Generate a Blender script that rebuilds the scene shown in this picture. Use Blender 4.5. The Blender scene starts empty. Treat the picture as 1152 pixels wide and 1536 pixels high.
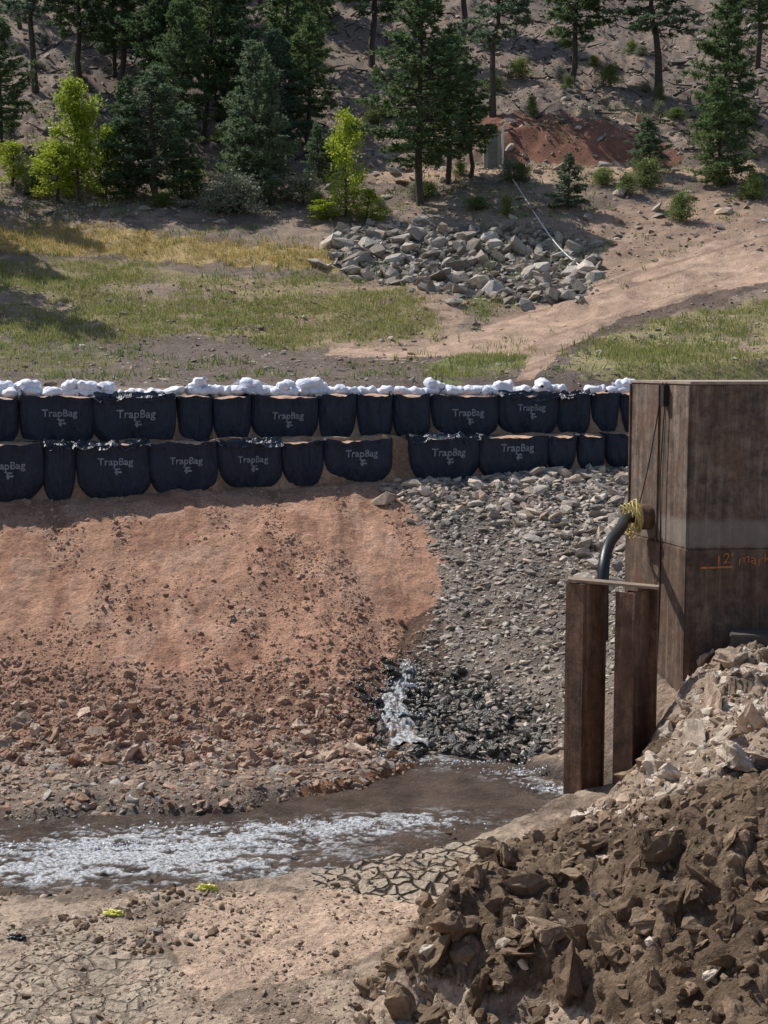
import bpy, math, numpy as np
from mathutils import Vector, Matrix, noise as MN
import bmesh
rng=np.random.default_rng(7)
F=2110.0; P=math.radians(6.0); CP,SP=math.cos(P),math.sin(P)
scene=bpy.context.scene
def zof(py,Y):
    b=(768-py)/F; return (b*CP-SP)/(b*SP+CP)*Y
def xof(px,py,Y):
    b=(768-py)/F; return (px-576)/F*Y/(b*SP+CP)
def Yof(py,z):
    b=(768-py)/F; return z/((b*CP-SP)/(b*SP+CP))
def PT(px,py,Y): return (xof(px,py,Y),Y,zof(py,Y))
def proj(x,Y,z):
    zc=Y*CP-z*SP; zc=np.maximum(zc,0.1); yc=Y*SP+z*CP
    return 576+F*x/zc, 768-F*yc/zc
# ---------- noise
def _h(xi,yi,s):
    h=(xi*374761393+yi*668265263+s*2147483647+12345)&0xffffffff
    h=((h^(h>>13))*1274126177)&0xffffffff
    h=(h^(h>>16))&0xffffffff
    return h/4294967295.0
def vn(x,y,s=0):
    x=np.asarray(x,float); y=np.asarray(y,float)
    xf=np.floor(x); yf=np.floor(y); xi=xf.astype(np.int64); yi=yf.astype(np.int64)
    a=x-xf; b=y-yf; a=a*a*(3-2*a); b=b*b*(3-2*b)
    return (_h(xi,yi,s)*(1-a)+_h(xi+1,yi,s)*a)*(1-b)+(_h(xi,yi+1,s)*(1-a)+_h(xi+1,yi+1,s)*a)*b
def fbm(x,y,o=4,s=0):
    r=0;am=1;t=0
    for i in range(o):
        r=r+am*vn(x*2**i+17.3*i,y*2**i-9.1*i,s+i); t+=am; am*=.5
    return r/t-0.5
def vor(x,y,s=0):
    xi=np.floor(x).astype(np.int64); yi=np.floor(y).astype(np.int64)
    d=np.full(x.shape,9.0); idv=np.zeros(x.shape)
    for i in(-1,0,1):
        for j in(-1,0,1):
            cx=xi+i+_h(xi+i,yi+j,s); cy=yi+j+_h(xi+i,yi+j,s+5)
            dd=(cx-x)**2+(cy-y)**2; m=dd<d
            d=np.where(m,dd,d); idv=np.where(m,_h(xi+i,yi+j,s+9),idv)
    return np.sqrt(d),idv
def pip(px,py,poly):
    ins=np.zeros(px.shape,bool); n=len(poly)
    for i in range(n):
        x1,y1=poly[i]; x2,y2=poly[(i+1)%n]
        if y1==y2: continue
        c=((y1>py)!=(y2>py))&(px<(x2-x1)*(py-y1)/(y2-y1)+x1)
        ins^=c
    return ins
def sm(a,b,x):
    t=np.clip((x-a)/(b-a),0,1); return t*t*(3-2*t)
# ---------- height tables
YT=np.arange(0,320,0.1); UT=np.linspace(-0.5,0.5,301)
def gblur(A,s,ax):
    r=int(3*s); k=np.exp(-0.5*(np.arange(-r,r+1)/s)**2); k/=k.sum()
    pad=[(0,0),(0,0)]; pad[ax]=(r,r); B=np.pad(A,pad,mode='edge')
    return np.apply_along_axis(lambda v:np.convolve(v,k,'valid'),ax,B)
def table(cols,su=4,sy=4):
    us=[(c[0]-576)/F for c in cols]
    T=np.array([np.interp(YT,[q[0] for q in c[1]],[q[1] for q in c[1]]) for c in cols])
    A=np.array([np.interp(UT,us,T[:,j]) for j in range(len(YT))]).T
    return gblur(gblur(A,su,0),sy,1)
def L(A,u,Y):
    fu=np.clip((u-UT[0])/(UT[1]-UT[0]),0,len(UT)-1.001); fy=np.clip(Y/0.1,0,len(YT)-1.001)
    i=fu.astype(int); j=fy.astype(int); a=fu-i;b=fy-j
    return (A[i,j]*(1-b)+A[i,j+1]*b)*(1-a)+(A[i+1,j]*(1-b)+A[i+1,j+1]*b)*a
near=[(0,-1.7),(2.5,-2.3),(7,-5.2),(12,-7.7),(15,-7.98)]
FT=table([(0,near+[(22,-8.0),(28.6,-7.98),(29.6,-7.65),(38,-3.62)]),
 (300,near+[(22,-8.0),(28.8,-7.98),(29.8,-7.65),(39.3,-3.55)]),
 (500,near+[(22,-8.0),(29.3,-8.0),(30.2,-7.65),(40.5,-3.5)]),
 (570,near+[(22,-8.0),(29.8,-8.1),(31.5,-7.5),(36,-5.6),(41,-3.45)]),
 (625,near+[(22,-8.0),(30,-8.1),(31.5,-7.75),(34,-6.75),(37,-5.4),(41,-3.45)]),
 (700,near+[(22,-8.0),(29.4,-8.1),(31,-7.6),(36,-5.5),(41.5,-3.4)]),
 (800,near+[(22,-8.0),(28.8,-8.0),(30,-7.45),(42.3,-3.3)]),
 (900,near+[(22,-8.0),(27.2,-8.0),(29,-7.1),(43.2,-3.2)]),
 (980,near+[(22,-8.0),(26.5,-7.8),(28,-6.5),(44,-3.1)]),
 (1152,near+[(22,-8.0),(25.5,-7.5),(27.2,-6.1),(44,-3.1)])],4,3)
def bc(px,l): return (px,[(0,-1.0),(40,-1.0)]+[(Y,zof(py,Y)) for Y,py in l])
BT=table([bc(0,[(46,572),(54,522),(62,450),(70,375),(76,325),(82,265),(95,150),(120,0),(160,-180),(320,-300)]),
 bc(300,[(46,572),(54,530),(62,460),(70,388),(76,335),(80,303),(88,240),(100,150),(120,40),(160,-130),(320,-260)]),
 bc(576,[(46,570),(56,525),(63,450),(70,372),(76,322),(80,290),(83,264),(86,261),(92,215),(105,115),(125,-5),(160,-160),(320,-270)]),
 bc(760,[(46,572),(54,530),(60,472),(66,420),(72,345),(79,280),(81.5,256),(85,250),(86.8,185),(100,120),(120,20),(160,-140),(320,-260)]),
 bc(900,[(46,572),(54,520),(60,460),(68,385),(76,305),(80.5,258),(84,253),(85.8,200),(100,130),(120,25),(160,-140),(320,-260)]),
 bc(1152,[(46,572),(54,508),(60,450),(67,380),(75,305),(80,267),(84,262),(88,230),(100,145),(120,30),(160,-140),(320,-260)])],6,4)
def mc(px,l): return (px,[(0,-12)]+[(Y,(v if v<0 else zof(v,Y))) for Y,v in l]+[(33,-12)])
MT=table([mc(500,[(12,-9),(17,-8.4),(20,-9)]),
 mc(560,[(13,-8.2),(16.5,-8.0),(17,1500),(18,-8.3),(20,-9)]),
 mc(610,[(13,-8.0),(16.5,1550),(17.2,1430),(18.3,-8.1),(20,-9)]),
 mc(660,[(13,-8.0),(16.5,1550),(17.8,1335),(19.2,-7.9),(21,-9)]),
 mc(710,[(13,-7.9),(16.3,1550),(18.3,1285),(20,-7.4),(22,-8.6)]),
 mc(850,[(12.5,-7.8),(15.8,1560),(18,1320),(19.7,1248),(22,-7.6),(24.5,-8.6)]),
 mc(930,[(12.5,-7.7),(15.5,1560),(18,1280),(20,1212),(23,-7.3),(25.5,-8.4)]),
 mc(1000,[(12,-7.6),(15,1560),(17.6,1255),(19.5,1195),(23,1125),(25.5,-6.8),(29,-7)]),
 mc(1060,[(12,-7.5),(14.8,1550),(17.3,1230),(20,1145),(25.8,1005),(29,-5.8)]),
 mc(1152,[(11.5,-7.4),(14.5,1540),(17,1195),(20,1095),(25.8,985),(30,-5.3)])],3,2)
RX=[-30,-8,-2.8,-0.9,0.3,0.9,1.8,2.8,3.4,4.0]
RLO=[20.8,20.8,21.3,22.1,22.9,23.3,23.9,25.0,26.0,26.4]
RHI=[24.7,24.7,25.4,26.2,27.4,28.9,28.8,28.0,27.3,26.5]
def river(x,Y):
    w=0.6*fbm(x*1.1,Y*1.1,4,40)
    lo=np.interp(x,RX,RLO)+w*1.3; hi=np.interp(x,RX,RHI)+w*2
    return np.minimum(Y-lo,hi-Y)
def Yb(x): return 38+(x+10.4)/3.0
def Hfull(x,Y):
    x=np.asarray(x,float);Y=np.asarray(Y,float); u=x/np.maximum(Y,1.0)
    yb=Yb(np.clip(x,-30,14))
    fz=L(FT,u,np.minimum(Y,yb)); 
    slope=sm(29,31,Y)
    rill=fbm(x*1.3,Y*0.35,4,3)
    fz=fz+slope*(0.26*rill+0.10*fbm(x*4,Y*4,3,8))+ (1-slope)*(0.14*fbm(x*1.5,Y*1.5,4,11)+0.10*fbm(x*6,Y*6,3,14))*sm(12,15,Y)
    r=river(x,Y); fz=fz-0.42*sm(-0.5,0.6,r)
    top1=-2.18+0.30*fbm(x*1.1,Y*1.5,3,21)
    top2=-1.00+0.16*fbm(x*0.9,Y,3,23)
    bz=L(BT,u,Y)
    bz=np.where(Y<46,np.maximum(bz,-2),bz)
    hs=sm(50,60,Y); h2=sm(84,88,Y)
    rid=1-2*np.abs(fbm(x*.35,Y*.35,4,37))
    bz=bz+0.18*fbm(x*.6,Y*.6,4,31)+hs*(0.9*fbm(x*0.16,Y*0.16,4,33)+0.4*fbm(x*.7,Y*.7,4,35))+h2*(.9*(rid-.8)+.35*fbm(x*1.7,Y*1.2,3,39))
    z=fz
    d=Y-yb
    s1=sm(0.06,0.34,d+.18*fbm(x*2.5,Y,2,24)); s2=sm(1.20,1.55,d+.24*fbm(x*2.5,Y,2,25))
    z=z*(1-s1)+top1*s1; z=z*(1-s2)+top2*s2
    s3=sm(2.4,4.5,d); z=z*(1-s3)+bz*s3
    m=L(MT,u,Y)
    mm=(m>-8.6)&(Y<31)
    if mm.any():
        v1,i1=vor(x*1.6+fbm(x*3,Y*3,2,60),Y*1.6,51); v2,i2=vor(x*4.5,Y*4.5,52)
        mz=m+0.34*(i1-0.5)*sm(0.75,0.35,v1)+0.10*(0.5-v1)+0.12*(i2-.3)*sm(0.7,.3,v2)+0.26*fbm(x*1.2,Y*1.2,4,55)
        z=np.where(mm&(mz>z),mz,z)
    return z
def hit(px,py,Y0=13,Y1=200):
    Ys=np.concatenate([np.arange(Y0,46,0.05),np.arange(max(46,Y0),Y1,0.15)])
    xs=xof(px,py,Ys); zs=zof(py,Ys); hz=Hfull(xs,Ys)
    k=np.where(hz>=zs)[0]; i=k[0] if len(k) else len(Ys)-1
    return float(xs[i]),float(Ys[i]),float(hz[i])
def mk(name,V,T,mats=(),midx=None,smooth=False,parent=None,attrs=None,link=True):
    V=np.asarray(V,np.float32); T=np.asarray(T,np.int32)
    me=bpy.data.meshes.new(name); me.vertices.add(len(V)); me.vertices.foreach_set('co',V.ravel())
    k=T.shape[1]; me.loops.add(T.size); me.loops.foreach_set('vertex_index',T.ravel())
    me.polygons.add(len(T)); me.polygons.foreach_set('loop_start',np.arange(0,T.size,k,dtype=np.int32))
    me.polygons.foreach_set('loop_total',np.full(len(T),k,dtype=np.int32))
    for m in mats: me.materials.append(m)
    if midx is not None: me.polygons.foreach_set('material_index',np.asarray(midx,np.int32))
    me.polygons.foreach_set('use_smooth',np.full(len(T),smooth))
    if attrs:
        for an,(ty,arr) in attrs.items():
            a=me.attributes.new(an,ty,'POINT')
            a.data.foreach_set('color' if ty=='FLOAT_COLOR' else 'value',np.asarray(arr,np.float32).ravel())
    me.update(calc_edges=True)
    if not link: return me
    ob=bpy.data.objects.new(name,me); scene.collection.objects.link(ob)
    if parent: ob.parent=parent
    return ob
def empty(name,loc=(0,0,0)):
    e=bpy.data.objects.new(name,None); e.location=loc; scene.collection.objects.link(e); return e
# ---------- materials
def mat(name):
    m=bpy.data.materials.new(name); m.use_nodes=True; nt=m.node_tree
    return m,nt,nt.nodes['Principled BSDF'],nt.nodes.new,nt.links.new
def noise(nt,scale,detail=6,rough=.6,vec=None):
    n=nt.nodes.new('ShaderNodeTexNoise'); n.inputs['Scale'].default_value=scale; n.inputs['Detail'].default_value=min(detail,5); n.inputs['Roughness'].default_value=rough
    if vec is not None: nt.links.new(vec,n.inputs['Vector'])
    return n.outputs['Fac']
def c4(c): return tuple(c)+(1,) if hasattr(c,'__len__') else (c,c,c,1)
def ramp(nt,fac,stops):
    r=nt.nodes.new('ShaderNodeValToRGB'); el=r.color_ramp.elements
    el[0].position=stops[0][0]; el[0].color=c4(stops[0][1]); el[1].position=stops[-1][0]; el[1].color=c4(stops[-1][1])
    for p,c in stops[1:-1]:
        e=el.new(p); e.color=c4(c)
    nt.links.new(fac,r.inputs['Fac']); return r.outputs['Color']
def mix(nt,a,b,fac,mode='MIX'):
    m=nt.nodes.new('ShaderNodeMix'); m.data_type='RGBA'; m.blend_type=mode
    for s,v in ((m.inputs[6],a),(m.inputs[7],b),(m.inputs[0],fac)):
        if hasattr(v,'links'): nt.links.new(v,s)
        elif hasattr(v,'__len__'): s.default_value=c4(v)
        else: s.default_value=v
    return m.outputs[2]
def bump(nt,h,strength,dist,bsdf,prev=None):
    b=nt.nodes.new('ShaderNodeBump'); b.inputs['Strength'].default_value=strength; b.inputs['Distance'].default_value=dist
    nt.links.new(h,b.inputs['Height'])
    if bsdf is not None: nt.links.new(b.outputs[0],bsdf.inputs['Normal'])
    return b.outputs[0]
def math_(nt,op,a,b):
    m=nt.nodes.new('ShaderNodeMath'); m.operation=op
    for s,v in zip(m.inputs,(a,b)):
        if hasattr(v,'links'): nt.links.new(v,s)
        else: s.default_value=v
    return m.outputs[0]
def obc(nt): return nt.nodes.new('ShaderNodeTexCoord').outputs['Object']
def geo_rand(nt): return nt.nodes.new('ShaderNodeNewGeometry').outputs['Random Per Island']
def simple(name,col,rough=.8,var=.3,scale=5,bs=.3,bd=.02,metal=0):
    m,nt,b,N,K=mat(name); o=obc(nt)
    n=noise(nt,scale,8,.65,o); c=ramp(nt,n,[(0.3,tuple(v*(1-var) for v in col)),(0.7,tuple(v*(1+var) for v in col))])
    K(c,b.inputs['Base Color']); b.inputs['Roughness'].default_value=rough; b.inputs['Metallic'].default_value=metal
    bump(nt,noise(nt,scale*4,4,.6,o),bs,bd,b); return m
def rockmat(name,cols,rough=.85,spec=.3,sc=9):
    m,nt,b,N,K=mat(name); o=obc(nt)
    n=len(cols); c=ramp(nt,geo_rand(nt),[(i/(n-1),cols[i]) for i in range(n)])
    c=mix(nt,c,ramp(nt,noise(nt,sc,5,.7,o),[(0.3,.55),(0.7,1.3)]),1,'MULTIPLY')
    K(c,b.inputs['Base Color']); b.inputs['Roughness'].default_value=rough; b.inputs['Specular IOR Level'].default_value=spec
    bump(nt,noise(nt,22,5,.7,o),.8,.04,b); return m
def leafmat(name,cols,tr=.25):
    m,nt,b,N,K=mat(name); n=len(cols)
    oi=nt.nodes.new('ShaderNodeObjectInfo').outputs['Random']
    c=ramp(nt,geo_rand(nt),[(i/(n-1),cols[i]) for i in range(n)])
    c=mix(nt,c,ramp(nt,oi,[(0,(.75,.8,.85)),(1,(1.2,1.15,1.0))]),1,'MULTIPLY')
    K(c,b.inputs['Base Color']); b.inputs['Roughness'].default_value=.6; b.inputs['Specular IOR Level'].default_value=.25
    t=N('ShaderNodeBsdfTranslucent'); K(c,t.inputs['Color']); s=N('ShaderNodeMixShader'); s.inputs[0].default_value=tr
    K(b.outputs[0],s.inputs[1]); K(t.outputs[0],s.inputs[2]); K(s.outputs[0],nt.nodes['Material Output'].inputs[0]); return m
M_ground,nt,b,N,K=mat('ground_soil'); o=obc(nt)
at=N('ShaderNodeAttribute'); at.attribute_name='Col'; aw=N('ShaderNodeAttribute'); aw.attribute_name='wet'; ac=N('ShaderNodeAttribute'); ac.attribute_name='crack'
c=mix(nt,at.outputs['Color'],ramp(nt,noise(nt,1.1,4,.6,o),[(0.3,.74),(0.7,1.24)]),1,'MULTIPLY')
c=mix(nt,c,ramp(nt,noise(nt,14,5,.75,o),[(0.3,.55),(0.5,1.0),(0.72,1.45)]),1,'MULTIPLY')
vo=N('ShaderNodeTexVoronoi'); vo.feature='DISTANCE_TO_EDGE'; vo.inputs['Scale'].default_value=3.1
wv=N('ShaderNodeVectorMath'); wv.operation='MULTIPLY'; wv.inputs[1].default_value=(1,1,0); K(o,wv.inputs[0]); K(wv.outputs[0],vo.inputs['Vector'])
cr=ramp(nt,vo.outputs['Distance'],[(0.03,1.0),(0.085,0.0)])
crk=math_(nt,'MULTIPLY',cr,ac.outputs['Fac'])
c=mix(nt,c,(0.05,0.035,0.025),crk)
K(c,b.inputs['Base Color'])
K(ramp(nt,aw.outputs['Fac'],[(0,.95),(1,.35)]),b.inputs['Roughness']); b.inputs['Specular IOR Level'].default_value=.25
hh=math_(nt,'SUBTRACT',noise(nt,9,5,.75,o),crk)
bump(nt,hh,.9,.12,b)
M_needle=leafmat('pine_needles',[(.07,.12,.05),(.12,.18,.075),(.17,.23,.11),(.09,.145,.06)],.42)
M_needle2=leafmat('pine_needles_bluish',[(.10,.16,.10),(.16,.22,.13),(.21,.27,.17)],.42)
M_bright=leafmat('bright_leaves',[(.20,.28,.03),(.34,.42,.05),(.44,.50,.08)],.5)
M_sage=leafmat('sage_leaves',[(.14,.17,.12),(.24,.26,.2),(.32,.33,.25)],.2)
M_grass=leafmat('grass_blades',[(.20,.24,.07),(.27,.30,.09),(.42,.37,.16),(.22,.27,.08),(.46,.38,.19)],.4)
M_bush=leafmat('bush_leaves',[(.12,.17,.05),(.19,.24,.08),(.26,.28,.11)],.35)
M_ygrass=leafmat('dry_grass_blades',[(.48,.35,.12),(.58,.43,.17),(.34,.31,.10)],.4)
M_bark=simple('pine_bark',(.07,.05,.038),.9,.4,6)
M_dead=simple('dead_wood',(.08,.065,.06),.9,.8,2)
# ---------- ground
vs=np.concatenate([-np.linspace(1.5,.31,40),np.linspace(-.3,.3,640),np.linspace(.31,1.5,40)])
Ys=np.concatenate([np.arange(-6,14,.3),np.arange(14,47,.038),np.arange(47,100,.12),np.arange(100,320,1.0)])
Yg,vg=np.meshgrid(Ys,vs,indexing='ij'); Xg=vg*(Yg+8)
Zg=Hfull(Xg,np.maximum(Yg,0))
X=Xg.ravel();Y=Yg.ravel();Z=Zg.ravel()
px,py=proj(X,Y,Z)
jx=px+34*fbm(X*.9,Y*.9,4,70); jy=py+26*fbm(X*.9+50,Y*.9,4,71)
yb=Yb(np.clip(X,-30,14)); front=Y<yb+2.3; u=X/np.maximum(Y,1)
mh=L(MT,u,Y); mound=(Z>L(FT,u,np.minimum(Y,yb))+0.35)&(Y<30)&(mh>-8.3)
col=np.zeros((len(X),3)); col[:]=(.31,.225,.17)
n1=fbm(X*.25,Y*.25,4,80)[:,None]; n2=fbm(X*1.4,Y*1.4,4,81)[:,None]
col=np.where((n1+.5*n2>0.03),np.array((.21,.155,.125)),col)
def paint(mask,c,a=1.0):
    global col
    a_=(mask.astype(float)*a)
    col=col*(1-a_[:,None])+np.array(c)*a_[:,None]
bk=(~front)&(Y>44)
G={}
G['grassL']=[(-200,395),(120,390),(250,402),(380,422),(480,415),(600,430),(655,470),(660,505),(520,515),(420,525),(300,500),(150,520),(-200,500)]
G['ygrass']=[(-50,335),(170,345),(330,365),(500,372),(500,405),(340,395),(150,385),(-50,375)]
G['grassR']=[(840,545),(900,510),(1000,475),(1152,450),(1400,440),(1400,575),(850,572)]
G['grassM']=[(640,550),(720,515),(790,503),(805,535),(740,568),(650,580)]
G['grassS']=[(700,452),(790,448),(780,470),(715,472)]
G['grassLL']=[(0,505),(170,510),(180,545),(60,565),(0,565)]
road=[(490,520),(640,520),(740,482),(880,430),(1000,385),(1152,340),(1400,290),(1400,400),(1152,422),(1040,445),(930,480),(850,520),(800,572),(775,572),(790,535),(700,534),(600,538),(490,532)]
def inroad(x,y,z):
    a,b_=proj(x,y,z); return pip(a,b_,road)
low=pip(px,py,[(-900,490),(400,505),(620,500),(800,540),(1600,540),(1600,640),(-900,640)])
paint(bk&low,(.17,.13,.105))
paint(bk&pip(jx,jy,[(330,425),(640,425),(700,450),(680,520),(420,520)]),(.42,.29,.20),.85)
lines=np.abs(((Z+.12*fbm(X*.4,Y*.4,3,93))*2.4)%1-.5)
paint(bk&pip(jx,jy,[(330,415),(640,415),(680,450),(670,520),(380,520)])&(lines<.09),(.22,.15,.11),.7)
paint(bk&pip(jx,jy,[(880,320),(1200,270),(1400,270),(1400,420),(900,440)]),(.38,.255,.18),.85)
ln_=(py-(520-(px-560)*.30)); rutd=fbm(X*.10,ln_*.06,2,90)
edge=bk&pip(jx*.5+px*.5,jy-16,road); paint(edge,(.15,.105,.085),.85)
rd_=bk&pip(px*.5+jx*.5,py*.5+jy*.5,road)
paint(rd_,(.52,.355,.255),1); paint(rd_&(np.abs(rutd)<.035),(.30,.20,.145),.75); paint(rd_&(n2[:,0]>.06),(.38,.26,.19),.6)
paint(bk&pip(jx,jy,[(560,250),(760,248),(1400,250),(1400,270),(900,272),(560,276)]),(.48,.33,.23),.9)
paint(bk&pip(px+10*n2[:,0]*4,py+18*n2[:,0]*2,[(708,168),(850,170),(935,190),(1020,228),(1020,250),(730,248)]),(.25,.115,.075),1)
paint(bk&pip(jx,jy,[(500,340),(600,335),(840,350),(900,400),(870,450),(700,450),(640,430),(500,405)]),(.15,.13,.115),.9)
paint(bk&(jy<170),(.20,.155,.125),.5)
paint(bk&pip(jx,jy,[(120,-400),(470,-400),(500,200),(300,290),(120,290)]),(.15,.11,.085),.6)  # needle litter, with forest shade painted into the ground colour
for k,c in (('grassL',(.29,.235,.115)),('ygrass',(.47,.34,.14)),('grassR',(.32,.28,.13)),('grassM',(.20,.22,.08)),('grassS',(.18,.20,.08)),('grassLL',(.19,.175,.09))):
    paint(bk&pip(jx,jy,G[k])&(n2[:,0]+n1[:,0]>-.16)&~rd_,c,.8)
seam=[(-900,600),(590,600),(592,728),(640,790),(665,850),(655,920),(635,960),(600,1010),(575,1060),(560,1110),(-900,1112)]
paint(front,(.22,.165,.13))
red=front&pip(px+45*fbm(X*1.5,Y*1.5,4,75),py+20*fbm(X*2,Y*2,3,76),seam)&~mound
paint(red,(.46,.258,.17)); paint(red&(fbm(X*1.6+Y*.4,Y*.6,4,77)>.07),(.35,.18,.115),.75)
paint(red&(fbm(X*1.2,Y*1.0,4,78)>.1),(.51,.315,.22),.6)
paint(red&(jy>1020),(.27,.155,.105),.7)
chute=front&(~red)&(Y>28.6)&(Y<yb+.05)&(px>540)
paint(chute,(.22,.18,.145)); paint(chute&(n2[:,0]>.05),(.13,.105,.085),.7)
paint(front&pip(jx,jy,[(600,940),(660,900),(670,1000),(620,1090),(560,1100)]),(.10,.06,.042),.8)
step=front&(Y>yb+.05); paint(step,(.46,.29,.19)); paint(step&(n2[:,0]>.02),(.24,.15,.10),.7)
flat=front&(Y<28.9)&~mound
paint(flat,(.24,.18,.14)); paint(flat&(n2[:,0]>.03),(.36,.26,.19),.8)
r=river(X,Y)
nearb=flat&(Y<np.interp(X,RX,RLO)+.4)&(r<0); paint(nearb,(.44,.335,.25)); paint(nearb&(n2[:,0]>.02),(.26,.195,.145),.85)
smooth_m=nearb&pip(jx,jy,[(290,1350),(480,1330),(640,1350),(620,1400),(500,1460),(300,1500),(260,1420)]); paint(smooth_m,(.56,.40,.29),.9)
wet=np.exp(-np.clip(-r,0,9)/0.35)*flat
wet=np.maximum(wet,(chute&pip(jx,jy,[(560,1000),(700,990),(860,1080),(860,1180),(560,1180)]))*0.9)
col*=(1-.62*wet[:,None])
paint(flat&(r>-0.35)&(r<0.1)&pip(px,py,[(460,1170),(640,1140),(600,1225),(440,1225)]),(.40,.15,.05),.7)
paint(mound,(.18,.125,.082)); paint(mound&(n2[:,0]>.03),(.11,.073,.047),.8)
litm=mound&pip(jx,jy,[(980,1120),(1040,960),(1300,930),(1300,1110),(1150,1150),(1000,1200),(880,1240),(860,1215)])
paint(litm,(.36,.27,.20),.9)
crack=(nearb&pip(jx,jy,[(480,1290),(620,1265),(740,1250),(770,1290),(640,1360),(540,1340),(470,1325)]))*1.0
crack=np.maximum(crack,.5*(nearb&pip(jx,jy,[(-100,1400),(140,1385),(260,1440),(200,1600),(-100,1600)])&(n1[:,0]+n2[:,0]>-.05)))
paint(crack>0,(.46,.375,.285),.8)
C4=np.c_[np.clip(col,0.01,1),np.ones(len(X))]
nY,nV=Yg.shape; ii=(np.arange(nY-1)[:,None]*nV+np.arange(nV-1)[None,:]).ravel()
Q=np.c_[ii,ii+1,ii+nV+1,ii+nV]
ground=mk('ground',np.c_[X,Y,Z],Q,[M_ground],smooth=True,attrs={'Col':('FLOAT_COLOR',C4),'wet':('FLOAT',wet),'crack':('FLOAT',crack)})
# ---------- rocks
def hulls(n,pts,flat,seed,sub=0):
    r_=np.random.default_rng(seed); out=[]
    for i in range(n):
        p=r_.normal(size=(pts,3)); p/=np.linalg.norm(p,axis=1)[:,None]; p*=r_.uniform(.75,1.1,(pts,1)); p[:,2]*=flat; p[:,0]*=r_.uniform(.9,1.3)
        bm=bmesh.new()
        for q in p: bm.verts.new(q)
        res=bmesh.ops.convex_hull(bm,input=bm.verts)
        bmesh.ops.delete(bm,geom=list({e for e in res['geom_interior'] if isinstance(e,bmesh.types.BMVert)}),context='VERTS')
        bmesh.ops.triangulate(bm,faces=bm.faces)
        if sub:
            bmesh.ops.bevel(bm,geom=bm.edges,offset=.04,segments=1,affect='EDGES')
            bmesh.ops.subdivide_edges(bm,edges=bm.edges,cuts=sub,use_grid_fill=True)
            bmesh.ops.triangulate(bm,faces=bm.faces)
            o_=Vector((i*7.1,0,0)); bm.normal_update()
            for v in bm.verts:
                n_=MN.noise(v.co*2.2+o_)*.20+MN.noise(v.co*5+o_)*.12+MN.noise(v.co*11+o_)*.06
                st=math.sin((v.co.z+v.co.x*.3)*14+i)*.02
                v.co+=v.co.normalized()*(n_+st)
        bm.verts.ensure_lookup_table(); bm.verts.index_update()
        out.append((np.array([v.co[:] for v in bm.verts]),np.array([[v.index for v in f.verts] for f in bm.faces]))); bm.free()
    return out
HA=hulls(14,16,.5,1); HB=hulls(14,18,.8,2); HC=hulls(8,12,.75,3,2); HD=hulls(8,12,.5,4,2)
def euler(n,tilt):
    a=rng.uniform(0,6.283,n); tx=rng.normal(0,tilt,n); ty=rng.normal(0,tilt,n)
    ca,sa=np.cos(a),np.sin(a); cx,sx=np.cos(tx),np.sin(tx); cy,sy=np.cos(ty),np.sin(ty); o_=np.zeros(n);i_=np.ones(n)
    Rz=np.array([[ca,-sa,o_],[sa,ca,o_],[o_,o_,i_]]).transpose(2,0,1)
    Rx=np.array([[i_,o_,o_],[o_,cx,-sx],[o_,sx,cx]]).transpose(2,0,1)
    Ry=np.array([[cy,o_,sy],[o_,i_,o_],[-sy,o_,cy]]).transpose(2,0,1)
    return Rx@Ry@Rz
def rocks(name,pos,size,mats,H_=HA,tilt=.3,sink=.2,mi=None):
    pos=np.asarray(pos); n=len(pos); size=np.asarray(size); R=euler(n,tilt); which=rng.integers(0,len(H_),n)
    Vs=[];Ts=[];Ms=[];off=0
    for k in range(len(H_)):
        idx=np.where(which==k)[0]
        if not len(idx): continue
        v,t=H_[k]; st=rng.uniform(.7,1.3,(len(idx),1,3))
        vv=np.einsum('nij,nvj->nvi',R[idx],v[None]*st*size[idx][:,None,None]); vv+=pos[idx][:,None,:]; vv[:,:,2]+=(size[idx]*(.25-sink))[:,None]
        m=len(v); Ts.append((t[None]+(np.arange(len(idx))*m)[:,None,None]+off).reshape(-1,3)); Vs.append(vv.reshape(-1,3)); off+=len(idx)*m
        if mi is not None: Ms.append(np.repeat(np.asarray(mi)[idx],len(t)))
    return mk(name,np.concatenate(Vs),np.concatenate(Ts),mats,midx=np.concatenate(Ms) if mi is not None else None)
def scat(poly,box,n,cond=None,j=22):
    x=rng.uniform(box[0],box[1],n); y=rng.uniform(box[2],box[3],n); z=Hfull(x,y); a,b_=proj(x,y,z)
    m=pip(a+2*j*fbm(x*1.5,y*1.5,3,5)+rng.normal(0,j*.3,n),b_+j*fbm(x,y,2,6)+rng.normal(0,j*.2,n),poly)
    if cond is not None: m&=cond(x,y,z)
    return np.c_[x,y,z][m]
def psz(n,a,b,k=2.5): 
    q=rng.uniform(0,1,n); return a*(1-q*(1-(a/b)**k))**(-1/k)
def pick(n,f): return (rng.uniform(size=n)<f).astype(int)
isfront=lambda x,y,z:(y<Yb(x)-.02)&((L(MT,x/y,y)<z-.2)|(y>30))
ismound=lambda x,y,z:(y<30)&(L(MT,x/y,y)>z-.45)&(L(MT,x/y,y)>-8.2)
isback=lambda x,y,z:(y>Yb(x)+3)&~(inroad(x,y,z)&(rng.uniform(size=len(x))<.9))
M_rred=rockmat('red_stones',[(.34,.195,.125),(.49,.32,.22),(.25,.135,.09),(.43,.265,.18)])
M_rtan=rockmat('tan_stones',[(.36,.25,.18),(.60,.45,.34),(.26,.185,.135),(.52,.35,.26)])
M_rgrey=rockmat('grey_shale',[(.15,.125,.105),(.38,.33,.275),(.22,.18,.15),(.58,.52,.45),(.28,.23,.19),(.43,.36,.30)])
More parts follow.
